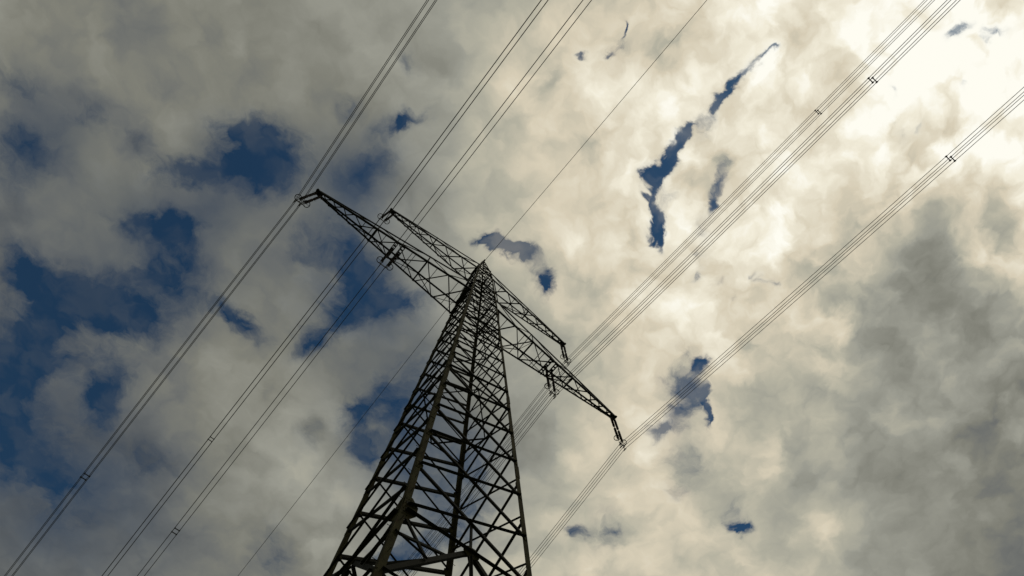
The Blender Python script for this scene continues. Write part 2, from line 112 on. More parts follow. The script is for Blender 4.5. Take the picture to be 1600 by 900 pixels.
tc = N('ShaderNodeTexCoord'); dirv = tc.outputs['Generated']
sep = N('ShaderNodeSeparateXYZ'); L(dirv, sep.inputs[0])
zc = math_('MAXIMUM', sep.outputs['Z'], 0.04)
cmb = N('ShaderNodeCombineXYZ')
L(math_('DIVIDE', sep.outputs['X'], zc), cmb.inputs[0]); L(math_('DIVIDE', sep.outputs['Y'], zc), cmb.inputs[1])
cmb.inputs[2].default_value = 1.0
deck = cmb.outputs[0]                      # (x, y, 1)

def warp(vec, scale, amp, detail, seed):
    o = vmath('ADD', vec, (seed, seed * 1.7, 0.3 * seed))
    c = vmath('SUBTRACT', noise(o, scale, detail, 0.55, col=True), (0.5, 0.5, 0.5))
    c = vmath('MULTIPLY', c, (amp, amp, 0))
    return vmath('ADD', vec, c)
soft = warp(warp(deck, 5.0, 0.10, 2.0, 3.1), 16.0, 0.05, 3.0, 8.4)
fine = warp(warp(deck, 9.0, 0.06, 3.0, 5.5), 36.0, 0.046, 5.0, 2.2)

# distance to the sun direction, 0 at the sun
sunprox = vmath('DOT_PRODUCT', dirv, tuple(sd))

n_big = noise(vmath('ADD', soft, (4.0, 1.0, 7.0)), 4.2, 3.0, 0.5)
n_mid = noise(vmath('ADD', fine, (9.0, 2.0, 1.0)), 9.0, 5.0, 0.55)
n_puff = noise(vmath('ADD', fine, (2.0, 8.0, 5.0)), 7.5, 2.5, 0.5)
puff = math_('MULTIPLY', math_('ABSOLUTE', math_('SUBTRACT', n_puff, 0.5)), 2.0)          # rounded heads, darker creases
n_gap = noise(vmath('ADD', fine, (1.0, 6.0, 3.0)), 19.0, 6.0, 0.70)
n_gap2 = noise(vmath('ADD', soft, (7.0, 3.0, 3.0)), 9.0, 3.0, 0.55)
n_wisp = noise(vmath('ADD', fine, (5.0, 5.0, 2.0)), 11.0, 3.0, 0.55)
# unevenness of the deck, livelier towards the sun; unseen low sky is darkened on purpose to dim the light on the steel
uneven = math_('MULTIPLY', math_('SUBTRACT', n_big, 0.5), 0.13)
uneven = math_('MULTIPLY_ADD', math_('SUBTRACT', n_mid, 0.5), maprange(sunprox, 0.75, 0.98, 0.27, 0.46), uneven)
uneven = math_('MULTIPLY_ADD', math_('SUBTRACT', puff, 0.17), maprange(sunprox, 0.75, 0.97, 0.18, 0.30), uneven)
vo = N('ShaderNodeTexVoronoi'); vo.feature = 'SMOOTH_F1'; vo.voronoi_dimensions = '2D'; vo.normalize = True
vo.inputs['Scale'].default_value = 13.0; vo.inputs['Detail'].default_value = 2.0; vo.inputs['Roughness'].default_value = 0.6; vo.inputs['Smoothness'].default_value = 0.35
L(fine, vo.inputs['Vector'])
uneven = math_('MULTIPLY_ADD', math_('SUBTRACT', 0.38, vo.outputs['Distance']), maprange(sunprox, 0.78, 0.97, 0.07, 0.22), uneven)   # cauliflower heads
horizon = (maprange(sep.outputs['Z'], 0.15, 0.56, -0.24, 0.0))  # added darkening of the sky below the view, less light on the pylon
side_ = maprange(sunprox, 0.78, 0.90, 0.05, 0.55)            # edges look crisper on the sun's side
sky = N('ShaderNodeTexSky'); sky.sky_type = 'NISHITA'; sky.sun_disc = False
sky.sun_elevation = SUN_EL; sky.sun_rotation = SUN_AZ
sky.air_density = 1.0; sky.dust_density = 0.2; sky.ozone_density = 1.2; sky.altitude = 200
clear = vmath('MULTIPLY', sky.outputs[0], (0.50, 0.90, 1.06))
def lin(c):
    return tuple((v / 255 / 12.92 if v / 255 <= .04045 else ((v / 255 + .055) / 1.055) ** 2.4) for v in c) + (1.0,)
stops = [(0.16, (40, 44, 50)), (0.38, (95, 98, 98)), (0.44, (111, 113, 110)), (0.50, (128, 128, 118)), (0.54, (138, 138, 128)), (0.61, (155, 155, 144)),
         (0.70, (180, 177, 160)), (0.81, (215, 205, 182)), (0.86, (225, 217, 196)), (0.93, (242, 236, 217)), (1.0, (255, 253, 242))]

AX, AY = 0.776, -0.630        # the tables are long: split the deck into strips along this axis and let each strip read only its own rows
def inside(x, y, reach, lo, hi):
    p = x * AX + y * AY
    return p + reach > lo and p - reach < hi
def strip(lo, hi):
    TOKEN[0] = None
    tn = [r for r in TONE if inside(r[0], r[1], r[2] + .09, lo, hi)]
    de = [r for r in DETAIL if inside(r[0], r[1], r[2] * 3.0 + .07, lo, hi)]
    ga = [r for r in GAPS if inside(r[0], r[1], r[2] * 3.0 + .07, lo, hi)]
    ve = [r for r in VEIL if inside(r[0], r[1], r[2] * 3.0 + .09, lo, hi)]
    tone = chain(soft, tn, 0.58, leaf_tone)
    tone = blobs(fine, de, tone)
    tone = math_('MULTIPLY_ADD', uneven, maprange(tone, 0.48, 0.88, 0.75, 1.1), tone)          # bright cloud is crisper
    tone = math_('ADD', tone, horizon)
    gap = blobs(fine, ga, -0.02)
    gap = math_('MULTIPLY', gap, maprange(n_gap2, 0.36, 0.62, 0.66, 1.2))
    gap = math_('ADD', gap, math_('MULTIPLY', math_('SUBTRACT', n_gap, 0.5), maprange(gap, 0.0, 0.35, 0.15, 2.0)))
    soft_open = math_('MULTIPLY', maprange(gap, 0.0, 1.15, 0.0, 1.0, 'LINEAR'), maprange(n_wisp, 0.38, 0.58, 0.76, 1.0))
    crisp_open = maprange(gap, 0.10, 0.95, 0.0, 1.0)
    openness = math_('ADD', math_('MULTIPLY', soft_open, math_('SUBTRACT', 1.0, side_)), math_('MULTIPLY', crisp_open, side_))
    if ve:
        veil = math_('MINIMUM', math_('MULTIPLY', blobs(soft, ve, 0.0), maprange(n_mid, 0.3, 0.7, 0.9, 1.9)), 0.8)
        openness = math_('SUBTRACT', 1.0, math_('MULTIPLY', math_('SUBTRACT', 1.0, openness), math_('SUBTRACT', 1.0, veil)))
    ramp = N('ShaderNodeValToRGB'); cr = ramp.color_ramp; cr.interpolation = 'LINEAR'
    cr.elements[0].position = stops[0][0]; cr.elements[0].color = lin(stops[0][1])
    cr.elements[1].position = stops[-1][0]; cr.elements[1].color = lin(stops[-1][1])
    for p, c in stops[1:-1]:
        e = cr.elements.new(p); e.color = lin(c)
    L(tone, ramp.inputs[0])
    cloud = vmath('SCALE', ramp.outputs[0], scale=(2 ** -EXPOSURE) / SKY_STRENGTH)
    mix = N('ShaderNodeMix'); mix.data_type = 'RGBA'
    put(mix.inputs['Factor'], openness); L(cloud, mix.inputs[6]); L(clear, mix.inputs[7])
    bg = N('ShaderNodeBackground'); L(mix.outputs[2], bg.inputs['Color']); bg.inputs['Strength'].default_value = SKY_STRENGTH
    return bg.outputs[0]
along = vmath('DOT_PRODUCT', deck, (AX, AY, 0))
EDGES = [-99, -0.62, -0.42, -0.22, 0.0, 0.22, 0.45, 99]
def tree(i0, i1):
    """binary choice between the strips, so that only one of them is evaluated per ray"""
    if i1 - i0 == 1: return strip(EDGES[i0], EDGES[i1])
    m_ = (i0 + i1) // 2
    ms = N('ShaderNodeMixShader'); L(math_('GREATER_THAN', along, EDGES[m_]), ms.inputs[0])
    L(tree(i0, m_), ms.inputs[1]); L(tree(m_, i1), ms.inputs[2])
    return ms.outputs[0]
wo = N('ShaderNodeOutputWorld'); L(tree(0, len(EDGES) - 1), wo.inputs['Surface'])
W.cycles.sampling_method = 'MANUAL'; W.cycles.sample_map_resolution = 256

# ------------------------------------------------------------------ materials
def material(name, base, rough, metal=0.0, var=0.15, scale=3.0, spec=0.08, bump=0.0, rust=0.0):
    m = bpy.data.materials.new(name); m.use_nodes = True; t = m.node_tree; b = t.nodes['Principled BSDF']
    tcn = t.nodes.new('ShaderNodeTexCoord')
    n1 = t.nodes.new('ShaderNodeTexNoise'); n1.inputs['Scale'].default_value = scale; n1.inputs['Detail'].default_value = 6
    t.links.new(tcn.outputs['Object'], n1.inputs['Vector'])
    mx = t.nodes.new('ShaderNodeMix'); mx.data_type = 'RGBA'
    mx.inputs[6].default_value = tuple(c * (1 - var) for c in base) + (1,)
    mx.inputs[7].default_value = tuple(c * (1 + var) for c in base) + (1,)
    mr = t.nodes.new('ShaderNodeMapRange'); mr.inputs['From Min'].default_value = .35; mr.inputs['From Max'].default_value = .65
    t.links.new(n1.outputs['Fac'], mr.inputs['Value']); t.links.new(mr.outputs['Result'], mx.inputs['Factor'])
    if rust:
        mp = t.nodes.new('ShaderNodeMapping'); mp.inputs['Scale'].default_value = (9, 9, 1.1); t.links.new(tcn.outputs['Object'], mp.inputs['Vector'])
        n2 = t.nodes.new('ShaderNodeTexNoise'); n2.inputs['Scale'].default_value = 1.0; n2.inputs['Detail'].default_value = 8; t.links.new(mp.outputs[0], n2.inputs['Vector'])
        r2 = t.nodes.new('ShaderNodeMapRange'); r2.inputs['From Min'].default_value = .52; r2.inputs['From Max'].default_value = .72; r2.inputs['To Max'].default_value = rust
        t.links.new(n2.outputs['Fac'], r2.inputs['Value'])
        m2 = t.nodes.new('ShaderNodeMix'); m2.data_type = 'RGBA'; t.links.new(r2.outputs['Result'], m2.inputs['Factor'])
        t.links.new(mx.outputs[2], m2.inputs[6]); m2.inputs[7].default_value = (.045, .026, .014, 1)
        t.links.new(m2.outputs[2], b.inputs['Base Color'])
    else: t.links.new(mx.outputs[2], b.inputs['Base Color'])
    b.inputs['Roughness'].default_value = rough; b.inputs['Metallic'].default_value = metal
    b.inputs['Specular IOR Level'].default_value = spec
    if bump:
        bp = t.nodes.new('ShaderNodeBump'); bp.inputs['Strength'].default_value = bump
        t.links.new(n1.outputs['Fac'], bp.inputs['Height']); t.links.new(bp.outputs['Normal'], b.inputs['Normal'])
    return m
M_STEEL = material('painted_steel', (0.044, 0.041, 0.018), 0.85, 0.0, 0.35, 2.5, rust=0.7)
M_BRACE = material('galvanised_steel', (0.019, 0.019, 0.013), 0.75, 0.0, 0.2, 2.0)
M_INSUL = material('brown_porcelain', (0.035, 0.02, 0.014), 0.35, 0.0, 0.2, 8.0)
M_FIT = material('fitting_steel', (0.05, 0.05, 0.045), 0.6, 0.1, 0.2, 10)
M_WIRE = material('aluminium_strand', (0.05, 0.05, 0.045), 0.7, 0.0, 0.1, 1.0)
M_CONC = material('concrete', (0.33, 0.32, 0.29), 0.9, 0, 0.2, 5, bump=0.2)

# grass ground
M_GRASS = bpy.data.materials.new('meadow_grass'); M_GRASS.use_nodes = True
t = M_GRASS.node_tree; b = t.nodes['Principled BSDF']; b.inputs['Roughness'].default_value = 0.95
tcn = t.nodes.new('ShaderNodeTexCoord'); na = t.nodes.new('ShaderNodeTexNoise'); na.inputs['Scale'].default_value = 0.25; na.inputs['Detail'].default_value = 12
t.links.new(tcn.outputs['Object'], na.inputs['Vector'])
rp = t.nodes.new('ShaderNodeValToRGB'); rp.color_ramp.elements[0].position = .35; rp.color_ramp.elements[0].color = (.045, .07, .02, 1)
rp.color_ramp.elements[1].position = .7; rp.color_ramp.elements[1].color = (.14, .14, .06, 1)
t.links.new(na.outputs['Fac'], rp.inputs[0]); t.links.new(rp.outputs[0], b.inputs['Base Color'])

# ------------------------------------------------------------------ helpers
def link(name, me, mat, parent=None):
    me.name = name
    if not me.materials: me.materials.append(mat)
    o = bpy.data.objects.new(name, me); S.collection.objects.link(o)
    if parent: o.parent = parent
    return o
def mesh(bm, smooth=False):
    bmesh.ops.recalc_face_normals(bm, faces=bm.faces[:])
    me = bpy.data.meshes.new('m'); bm.to_mesh(me); bm.free()
    if smooth:
        for p in me.polygons: p.use_smooth = True
    return me
def prism(bm, A, B, prof, u, v):
    """extrude the 2D profile (list of (a,b) along u,v) from A to B"""
    r0 = [bm.verts.new(A + u * a + v * c) for a, c in prof]
    r1 = [bm.verts.new(B + u * a + v * c) for a, c in prof]
    n = len(prof)
    for i in range(n): bm.faces.new((r0[i], r0[(i + 1) % n], r1[(i + 1) % n], r1[i]))
    bm.faces.new(r0[::-1]); bm.faces.new(r1)
def angle(bm, A, B, s, th, u, v, s2=None):
    """rolled L angle with its heel on the line A-B; flanges run along u and v"""
    A, B, u, v = Vector(A), Vector(B), Vector(u), Vector(v)
    d = (B - A).normalized()
    u = (u - d * u.dot(d)).normalized(); v = (v - d * v.dot(d)); v = (v - u * v.dot(u)).normalized()
    s2 = s2 or s
    prism(bm, A, B, [(0, 0), (s, 0), (s, th), (th, th), (th, s2), (0, s2)], u, v)
def box_between(bm, A, B, w, h, up=(0, 0, 1)):
    A, B = Vector(A), Vector(B); d = (B - A).normalized(); up = Vector(up)
    if abs(d.dot(up)) > .99: up = Vector((0, 1, 0))
    u = d.cross(up).normalized(); v = u.cross(d).normalized()
    prism(bm, A, B, [(-w / 2, -h / 2), (w / 2, -h / 2), (w / 2, h / 2), (-w / 2, h / 2)], u, v)
def tube(bm, pts, r, seg=8, close=False):
    pts = [Vector(p) for p in pts]; rings = []
    n = len(pts)
    for i, p in enumerate(pts):
        a = pts[(i - 1) % n] if (close or i > 0) else p
        c = pts[(i + 1) % n] if (close or i < n - 1) else p
        d = (c - a).normalized(); up = Vector((0, 0, 1)) if abs(d.z) < .9 else Vector((0, 1, 0))
        u = d.cross(up).normalized(); v = u.cross(d).normalized()
        rings.append([bm.verts.new(p + u * math.cos(2 * math.pi * k / seg) * r + v * math.sin(2 * math.pi * k / seg) * r) for k in range(seg)])
    for i in range(n if close else n - 1):
        a, c = rings[i], rings[(i + 1) % n]
        for k in range(seg): bm.faces.new((a[k], a[(k + 1) % seg], c[(k + 1) % seg], c[k]))
    if not close:
        bm.faces.new(rings[0][::-1]); bm.faces.new(rings[-1])
def lathe(bm, prof, cx=0, cy=0, seg=14):
    rings = [[bm.verts.new((cx + r * math.cos(2 * math.pi * k / seg), cy + r * math.sin(2 * math.pi * k / seg), z)) for k in range(seg)] for r, z in prof]
    for a, c in zip(rings, rings[1:]):
        for k in range(seg): bm.faces.new((a[k], a[(k + 1) % seg], c[(k + 1) % seg], c[k]))
    bm.faces.new(rings[0]); bm.faces.new(rings[-1][::-1])
def plate(bm, pts, n, th):
    n = Vector(n).normalized(); pts = [Vector(p) for p in pts]
    a = [bm.verts.new(p) for p in pts]; c = [bm.verts.new(p + n * th) for p in pts]
    k = len(pts)
    for i in range(k): bm.faces.new((a[i], a[(i + 1) % k], c[(i + 1) % k], c[i]))
    bm.faces.new(a[::-1]); bm.faces.new(c)
def thing(name, label, cat, loc=(0, 0, 0), group=None):
    o = bpy.data.objects.new(name, None); S.collection.objects.link(o); o.location = loc
    o['label'] = label; o['category'] = cat
    if group: o['group'] = group
    return o

# ------------------------------------------------------------------ ground
bm = bmesh.new()
R = 6000
rings = [0, 20, 60, 200, 600, 2000, R]; prev = None
c0 = bm.verts.new((0, 0, 0)); seg = 48
for r in rings[1:]:
    cur = [bm.verts.new((r * math.cos(2 * math.pi * k / seg), r * math.sin(2 * math.pi * k / seg), 0)) for k in range(seg)]
    for k in range(seg):
        if prev: bm.faces.new((prev[k], cur[k], cur[(k + 1) % seg], prev[(k + 1) % seg]))
        else: bm.faces.new((c0, cur[k], cur[(k + 1) % seg]))
    prev = cur
g = link('ground', mesh(bm), M_GRASS); g['kind'] = 'structure'

# ------------------------------------------------------------------ pylon geometry
ZK, H1, H1T, H2, H2T, HP = 17.43, 47.65, 50.5, 57.66, 60.15, 65.64
A1, A2, AM, INS = 15.54, 10.87, 8.17, 4.92
KNOTS = [(0.0, 4.772), (ZK, 2.677), (H1, 1.412), (H2, 0.918), (H2T, 0.750), (HP, 0.11)]
def hw(z):
    for (z0, w0), (z1, w1) in zip(KNOTS, KNOTS[1:]):
        if z <= z1: return w0 + (w1 - w0) * (z - z0) / (z1 - z0)
    return KNOTS[-1][1]
FN = [17.2, 19.75, 22.25, 24.72, 27.2, 29.7, 31.8, 33.92, 36.05, 38.1, 40.1, 42.05, 43.95, 45.8, H1,
      49.1, H1T, 51.95, 53.4, 54.85, 56.3, H2, 58.9, H2T, 61.6, 62.95, 64.2]
SN = [18.45] + [(a + b) / 2 for a, b in zip(FN[1:14], FN[2:15])] + [H1, 48.4, 49.8, H1T, 51.2, 52.7, 54.1, 55.6, H2, 59.4, H2T, 60.9, 62.3, 63.6, 64.9]
pylon = thing('pylon', 'tall steel lattice pylon with two crossarms carrying the power lines', 'pylon')
CORNERS = {'near_left': (-1, -1), 'near_right': (1, -1), 'far_left': (-1, 1), 'far_right': (1, 1)}
def corner(sx, sy, z):
    w = hw(z); return Vector((sx * w, sy * w, z))
def leg_size(z): return 0.225 if z < 31 else (0.20 if z < H1 else (0.15 if z < H2T else 0.09))
LEG_T = 0.022
legs = {}
lk = [0.0, ZK, 31.0, H1, H2, H2T, HP]
for nm, (sx, sy) in CORNERS.items():
    bm = bmesh.new()
    for z0, z1 in zip(lk, lk[1:]):
        s = leg_size((z0 + z1) / 2)
        A, B = corner(sx, sy, z0), corner(sx, sy, z1)
        angle(bm, A, B, s, LEG_T, (-sx, 0, 0), (0, -sy, 0))
    # splice angles over the joints
    for zj, s in ((12.0, .25), (24.0, .25), (31.0, .25), (39.0, .2)):
        d = Vector((sx * .004, sy * .004, 0))
        angle(bm, corner(sx, sy, zj - .45) + d * 4, corner(sx, sy, zj + .45) + d * 4, s * .92, .014, (-sx, 0, 0), (0, -sy, 0))
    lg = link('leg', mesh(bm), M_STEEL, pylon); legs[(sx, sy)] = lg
    # gusset plates where the bracing meets the leg
    def gusset(z, axis, hgt, wid, k=False):
        c = corner(sx, sy, z); dz = (corner(sx, sy, z + 1) - corner(sx, sy, z)).normalized()
        inw = Vector((-sx, 0, 0)) if axis == 'x' else Vector((0, -sy, 0))
        out = Vector((0, sy, 0)) if axis == 'x' else Vector((sx, 0, 0))
        o = out * .004
        bm = bmesh.new()
        P = [c + o - dz * hgt / 2 + inw * .02, c + o - dz * hgt * .5 + inw * wid * .55, c + o - dz * hgt * .18 + inw * wid,
             c + o + dz * hgt * .22 + inw * wid, c + o + dz * hgt / 2 + inw * wid * .5, c + o + dz * hgt / 2 + inw * .02]
        plate(bm, P, out, .012)
        rows = 7 if k else 3
        for i in range(rows):
            for j in range(2 if not k else 3):
                q = c + o + out * .012 + dz * (hgt * (.36 - .72 * i / (rows - 1))) + inw * (.07 + .085 * j + (.03 if i % 2 else 0))
                ring = []
                vs = [bm.verts.new(q + (dz * math.cos(a) + inw * math.sin(a)) * .019) for a in [math.pi / 3 * m for m in range(6)]]
                vt = [bm.verts.new(v.co + out * .02) for v in vs]
                for m in range(6): bm.faces.new((vs[m], vs[(m + 1) % 6], vt[(m + 1) % 6], vt[m]))
                bm.faces.new(vt)
        link('gusset_plate', mesh(bm), M_STEEL, lg)
    gusset(17.15, 'x', 1.15, .55, True); gusset(17.15, 'y', 1.15, .55, True)
    for z in FN[1:8]: gusset(z, 'x', .42, .30)
    for z in SN[1:8]: gusset(z, 'y', .42, .30)
    # concrete footing
    bm = bmesh.new(); c = corner(sx, sy, 0)
    m4 = Matrix.Translation((c.x, c.y, 0.14))
    bmesh.ops.create_cone(bm, cap_ends=True, segments=28, radius1=.62, radius2=.55, depth=.5, matrix=m4)
    link('footing', mesh(bm), M_CONC, pylon)

# climbing pegs on two legs
def peg_mesh():
    bm = bmesh.new(); tube(bm, [(0, 0, 0), (0, 0, .15)], .0095, 6); tube(bm, [(0, 0, .15), (0, 0, .165)], .018, 6)
    return mesh(bm)
pegm = peg_mesh(); pegm.name = 'step_bolt'; pegm.materials.append(M_BRACE)
for key in ((-1, -1), (1, 1)):
    sx, sy = key
    for i in range(50):
        z = 12.6 + i * .42
        c = corner(sx, sy, z)
        if i % 2: p = c + Vector((-sx * leg_size(z) * .55, 0, 0)); d = Vector((0, sy, 0))
        else: p = c + Vector((0, -sy * leg_size(z) * .55, 0)); d = Vector((sx, 0, 0))
        o = bpy.data.objects.new('step_bolt', pegm); S.collection.objects.link(o); o.parent = legs[key]
        o.location = p; o.rotation_euler = d.to_track_quat('Z', 'Y').to_euler()

# body bracing --------------------------------------------------------------
ZS = 16.95
pieces = []        # (nearness, bmesh)
def face_frame(axis, side):
    """two corners of a face, the outward normal"""
    if axis == 'x': return (-1, side), (1, side), Vector((0, side, 0))     # face in the arm direction
    return (side, -1), (side, 1), Vector((side, 0, 0))
def brace(A, B, s, n, outside=True, th=.009, low=None):
    bm = bmesh.new(); d = (B - A).normalized()
    trim = min(.15, (B - A).length * .05); A = A + d * trim; B = B - d * trim
    up = n.cross(d); up = up if up.z > 0 else -up
    if outside: angle(bm, A + n * .018, B + n * .018, s, th, up, n)
    else: angle(bm, A - n * .026, B - n * .026, s, th, up, -n)
    pieces.append(((A.z + B.z) / 2 if low is None else low, bm))
def bsize(z): return 0.135 if z < 31 else (0.105 if z < H1 else 0.08 if z < H2T else .055)
for axis in 'xy':
    nodes = FN if axis == 'x' else SN
    for side in (-1, 1):
        (c1, c2, n) = face_frame(axis, side)
        for z0, z1 in zip(nodes, nodes[1:]):
            s = bsize(z0); zm = (z0 + z1) / 2
            A, B = corner(*c1, z0), corner(*c2, z1)
            C_, D = corner(*c1, z1), corner(*c2, z0)
            k_ = 1.0 if axis == 'x' else .72
            brace(A, B, s * k_, n, axis == 'x'); brace(C_, D, s * .70, n, False) if axis == 'x' else brace(C_, D, s * .66, n, True)
        # waist strut, inverted V below it, hangers
        z = ZS
        A, B = corner(*c1, z), corner(*c2, z); Mid = (A + B) / 2
        brace(A, B, .14, n, True)
        zl = 13.65; Lo1, Lo2 = corner(*c1, zl), corner(*c2, zl)
        Mo = Mid + n * .02
        brace(Lo1, Mo, .145, n, False, .014, low=17); brace(Lo2, Mo, .145, n, False, .014, low=17)
        L1m = (Lo1 + Mo) / 2; L2m = (Lo2 + Mo) / 2
        brace(corner(*c1, ZS), L1m, .075, n, False); brace(corner(*c2, ZS), L2m, .075, n, False)
        brace(corner(*c1, 15.7), L1m, .075, n, True); brace(corner(*c2, 15.7), L2m, .075, n, True)
        brace(corner(*c1, 15.7), Lo1.lerp(Mo, .75), .07, n, False); brace(corner(*c2, 15.7), Lo2.lerp(Mo, .75), .07, n, False)
        brace(Mid, Vector((Mid.x, Mid.y, zl)) + n * (hw(zl) - hw(ZS)), .09, n, True)
        if axis == 'x':
            top = (corner(*c1, (FN[0] + FN[1]) / 2) + corner(*c2, (FN[0] + FN[1]) / 2)) / 2
            brace(Mid, top, .075, n, False)
        else:
            brace(Mid, corner(*c1, SN[0]), .115, n, True); brace(Mid, corner(*c2, SN[0]), .115, n, False)
        # node plate in the middle of the waist strut
        bm = bmesh.new(); t_ = (B - A).normalized(); up = Vector((0, 0, 1))
        P = [Mid + n * .03 + t_ * (math.cos(a) * .34) + up * (math.sin(a) * .24) for a in [math.pi / 4 * m + math.pi / 8 for m in range(8)]]
        plate(bm, P, n, .014)
        link('node_plate', mesh(bm), M_STEEL, pylon)
        # lower panels
        for z0, z1 in ((9.4, 13.9), (4.8, 9.4), (0.5, 4.8)):
            brace(corner(*c1, z0), corner(*c2, z1), .13, n, True, low=90 - z0); brace(corner(*c1, z1), corner(*c2, z0), .11, n, False, low=90 - z0)
        for z in (13.9, 9.4): brace(corner(*c1, z), corner(*c2, z), .10, n, True, low=90 - z)
        for z in (29.7, 40.1): brace(corner(*c1, z), corner(*c2, z), .075, n, False)
        for z in (H1, H1T, H2, H2T): brace(corner(*c1, z), corner(*c2, z), .11, n, True)
# plan bracing: a diamond between the face centres and a cross at the arms
for z, s in ((ZS, .10), (29.7, .07), (40.1, .07)):
    w = hw(z) - .03
    q = [Vector((0, -w, z)), Vector((w, 0, z)), Vector((0, w, z)), Vector((-w, 0, z))]
    for i in range(4):
        bm = bmesh.new(); angle(bm, q[i], q[(i + 1) % 4], s, .008, (0, 0, -1), (-q[i] - q[(i + 1) % 4]) * .5 + Vector((0, 0, z)))
        pieces.append((z, bm))
for z in (H1, H1T, H2, H2T):
    for a_, b_, dz in (((-1, -1), (1, 1), 0), ((-1, 1), (1, -1), .05)):
        bm = bmesh.new(); A, B = corner(*a_, z) * .97, corner(*b_, z) * .97; A.z = B.z = z + dz
        angle(bm, A, B, .07, .008, (0, 0, 1), (B - A).cross(Vector((0, 0, 1)))); pieces.append((z, bm))
pieces.sort(key=lambda p: p[0])
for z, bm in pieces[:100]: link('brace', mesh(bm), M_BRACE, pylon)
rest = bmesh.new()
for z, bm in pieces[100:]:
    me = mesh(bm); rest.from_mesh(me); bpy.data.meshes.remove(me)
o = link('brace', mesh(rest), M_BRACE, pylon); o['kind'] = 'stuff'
# peak: earth wire bracket
bm = bmesh.new()
box_between(bm, (0, -.32, HP - .04), (0, .32, HP - .04), .16, .10)
plate(bm, [(-.12, -.12, HP - .25), (.12, -.12, HP - .25), (.12, .12, HP - .25), (-.12, .12, HP - .25)], (0, 0, 1), .2)
box_between(bm, (0, 0, HP - .05), (0, 0, HP - .32), .05, .05)
link('peak_bracket', mesh(bm), M_BRACE, pylon)

# crossarms -----------------------------------------------------------------
YT = 0.20       # half width of an arm's tip
def crossarm(side, H, HT, wb, wt, a, stations, struts, frames, s_ch, laces):
    arm = None
    def yb(x): return wb + (YT - wb) * (abs(x) - wb) / (a - wb)
    def bot(x, ny): return Vector((side * x, ny * yb(x), H))
    tip_h = .22
    def top(x, ny):
        k = (x - wt) / (a - wt); return Vector((side * x, ny * (wt + (YT - wt) * k), HT + (H + tip_h - HT) * k))
    # frame plate at the tip is the root part of the arm
    bm = bmesh.new()
    for ny in (-1, 1):
        angle(bm, bot(a, ny), top(a, ny), .09, .009, (-side, 0, 0), (0, -ny, 0))
    box_between(bm, bot(a, -1) + Vector((0, -.1, 0)), bot(a, 1) + Vector((0, .1, 0)), .14, .09)
    box_between(bm, bot(a - .45, -1), bot(a - .45, 1), .12, .09)
    box_between(bm, top(a, -1), top(a, 1), .09, .09)
    plate(bm, [bot(a - .05, -1) + Vector((0, 0, .05)), bot(a - .55, -1) + Vector((0, 0, .05)), bot(a - .55, 1) + Vector((0, 0, .05)), bot(a - .05, 1) + Vector((0, 0, .05))], (0, 0, 1), .012)
    arm = link('crossarm', mesh(bm), M_BRACE, pylon)
    for ny in (-1, 1):
        bm = bmesh.new(); angle(bm, bot(wb, ny), bot(a + .12, ny), s_ch, .012, (0, -ny, 0), (0, 0, 1))
        link('bottom_chord', mesh(bm), M_BRACE, arm)
        bm = bmesh.new(); angle(bm, top(wt, ny), top(a, ny), s_ch * .85, .010, (0, -ny, 0), (0, 0, -1))
        link('top_chord', mesh(bm), M_BRACE, arm)
    up = Vector((0, 0, 1))
    st = stations
    for i, (x0, x1) in enumerate(zip(st, st[1:])):
        A, B, C_, D = bot(x0, -1), bot(x1, 1), bot(x0, 1), bot(x1, -1)
        bs = .08 if x0 > 5 else .095
        for k, (P, Q) in enumerate(((A, B), (C_, D))):
            bm = bmesh.new(); dz = .016 if k else -.006
            d = (Q - P); angle(bm, P + up * dz, Q + up * dz, bs, .007, up.cross(d), up if k else -up)
            link('arm_brace', mesh(bm), M_BRACE, arm)
    for x, big in struts:
        bm = bmesh.new(); angle(bm, bot(x, -1) + up * .03, bot(x, 1) + up * .03, .12 if big else .05, .01 if big else .006, (side, 0, 0), up)
        link('arm_strut', mesh(bm), M_BRACE, arm)
    for x in frames:
        bm = bmesh.new()
        angle(bm, top(x, -1), top(x, 1), .07, .007, (side, 0, 0), up * -1)
        for ny in (-1, 1): angle(bm, bot(x, ny), top(x, ny), .06, .007, (side, 0, 0), (0, -ny, 0))
        angle(bm, bot(x, -1), top(x, 1), .05, .006, (side, 0, 0), (0, 1, 0))
        link('arm_frame', mesh(bm), M_BRACE, arm)
    # long diagonals in the two side faces
    for ny in (-1, 1):
        for x0, x1 in laces:                      # bottom node, top node
            bm = bmesh.new(); angle(bm, bot(x0, ny), top(x1, ny), .055, .006, (side, 0, 0), (0, -ny, 0))
            link('arm_brace', mesh(bm), M_BRACE, arm)
    return arm, bot
low_st = [15.3, 14.42, 13.45, 12.43, 10.36, 8.37, 5.57, 3.58, 1.46]
low_str = [(11.42, False), (9.5, False), (10.36, True), (7.0, False), (6.7, False), (5.57, True), (4.62, False), (2.57, False)]
up_st = [10.7, 9.95, 9.1, 8.1, 6.68, 4.8, 2.89, .96]
up_str = [(7.4, False), (5.85, True), (3.96, False), (2.13, False)]
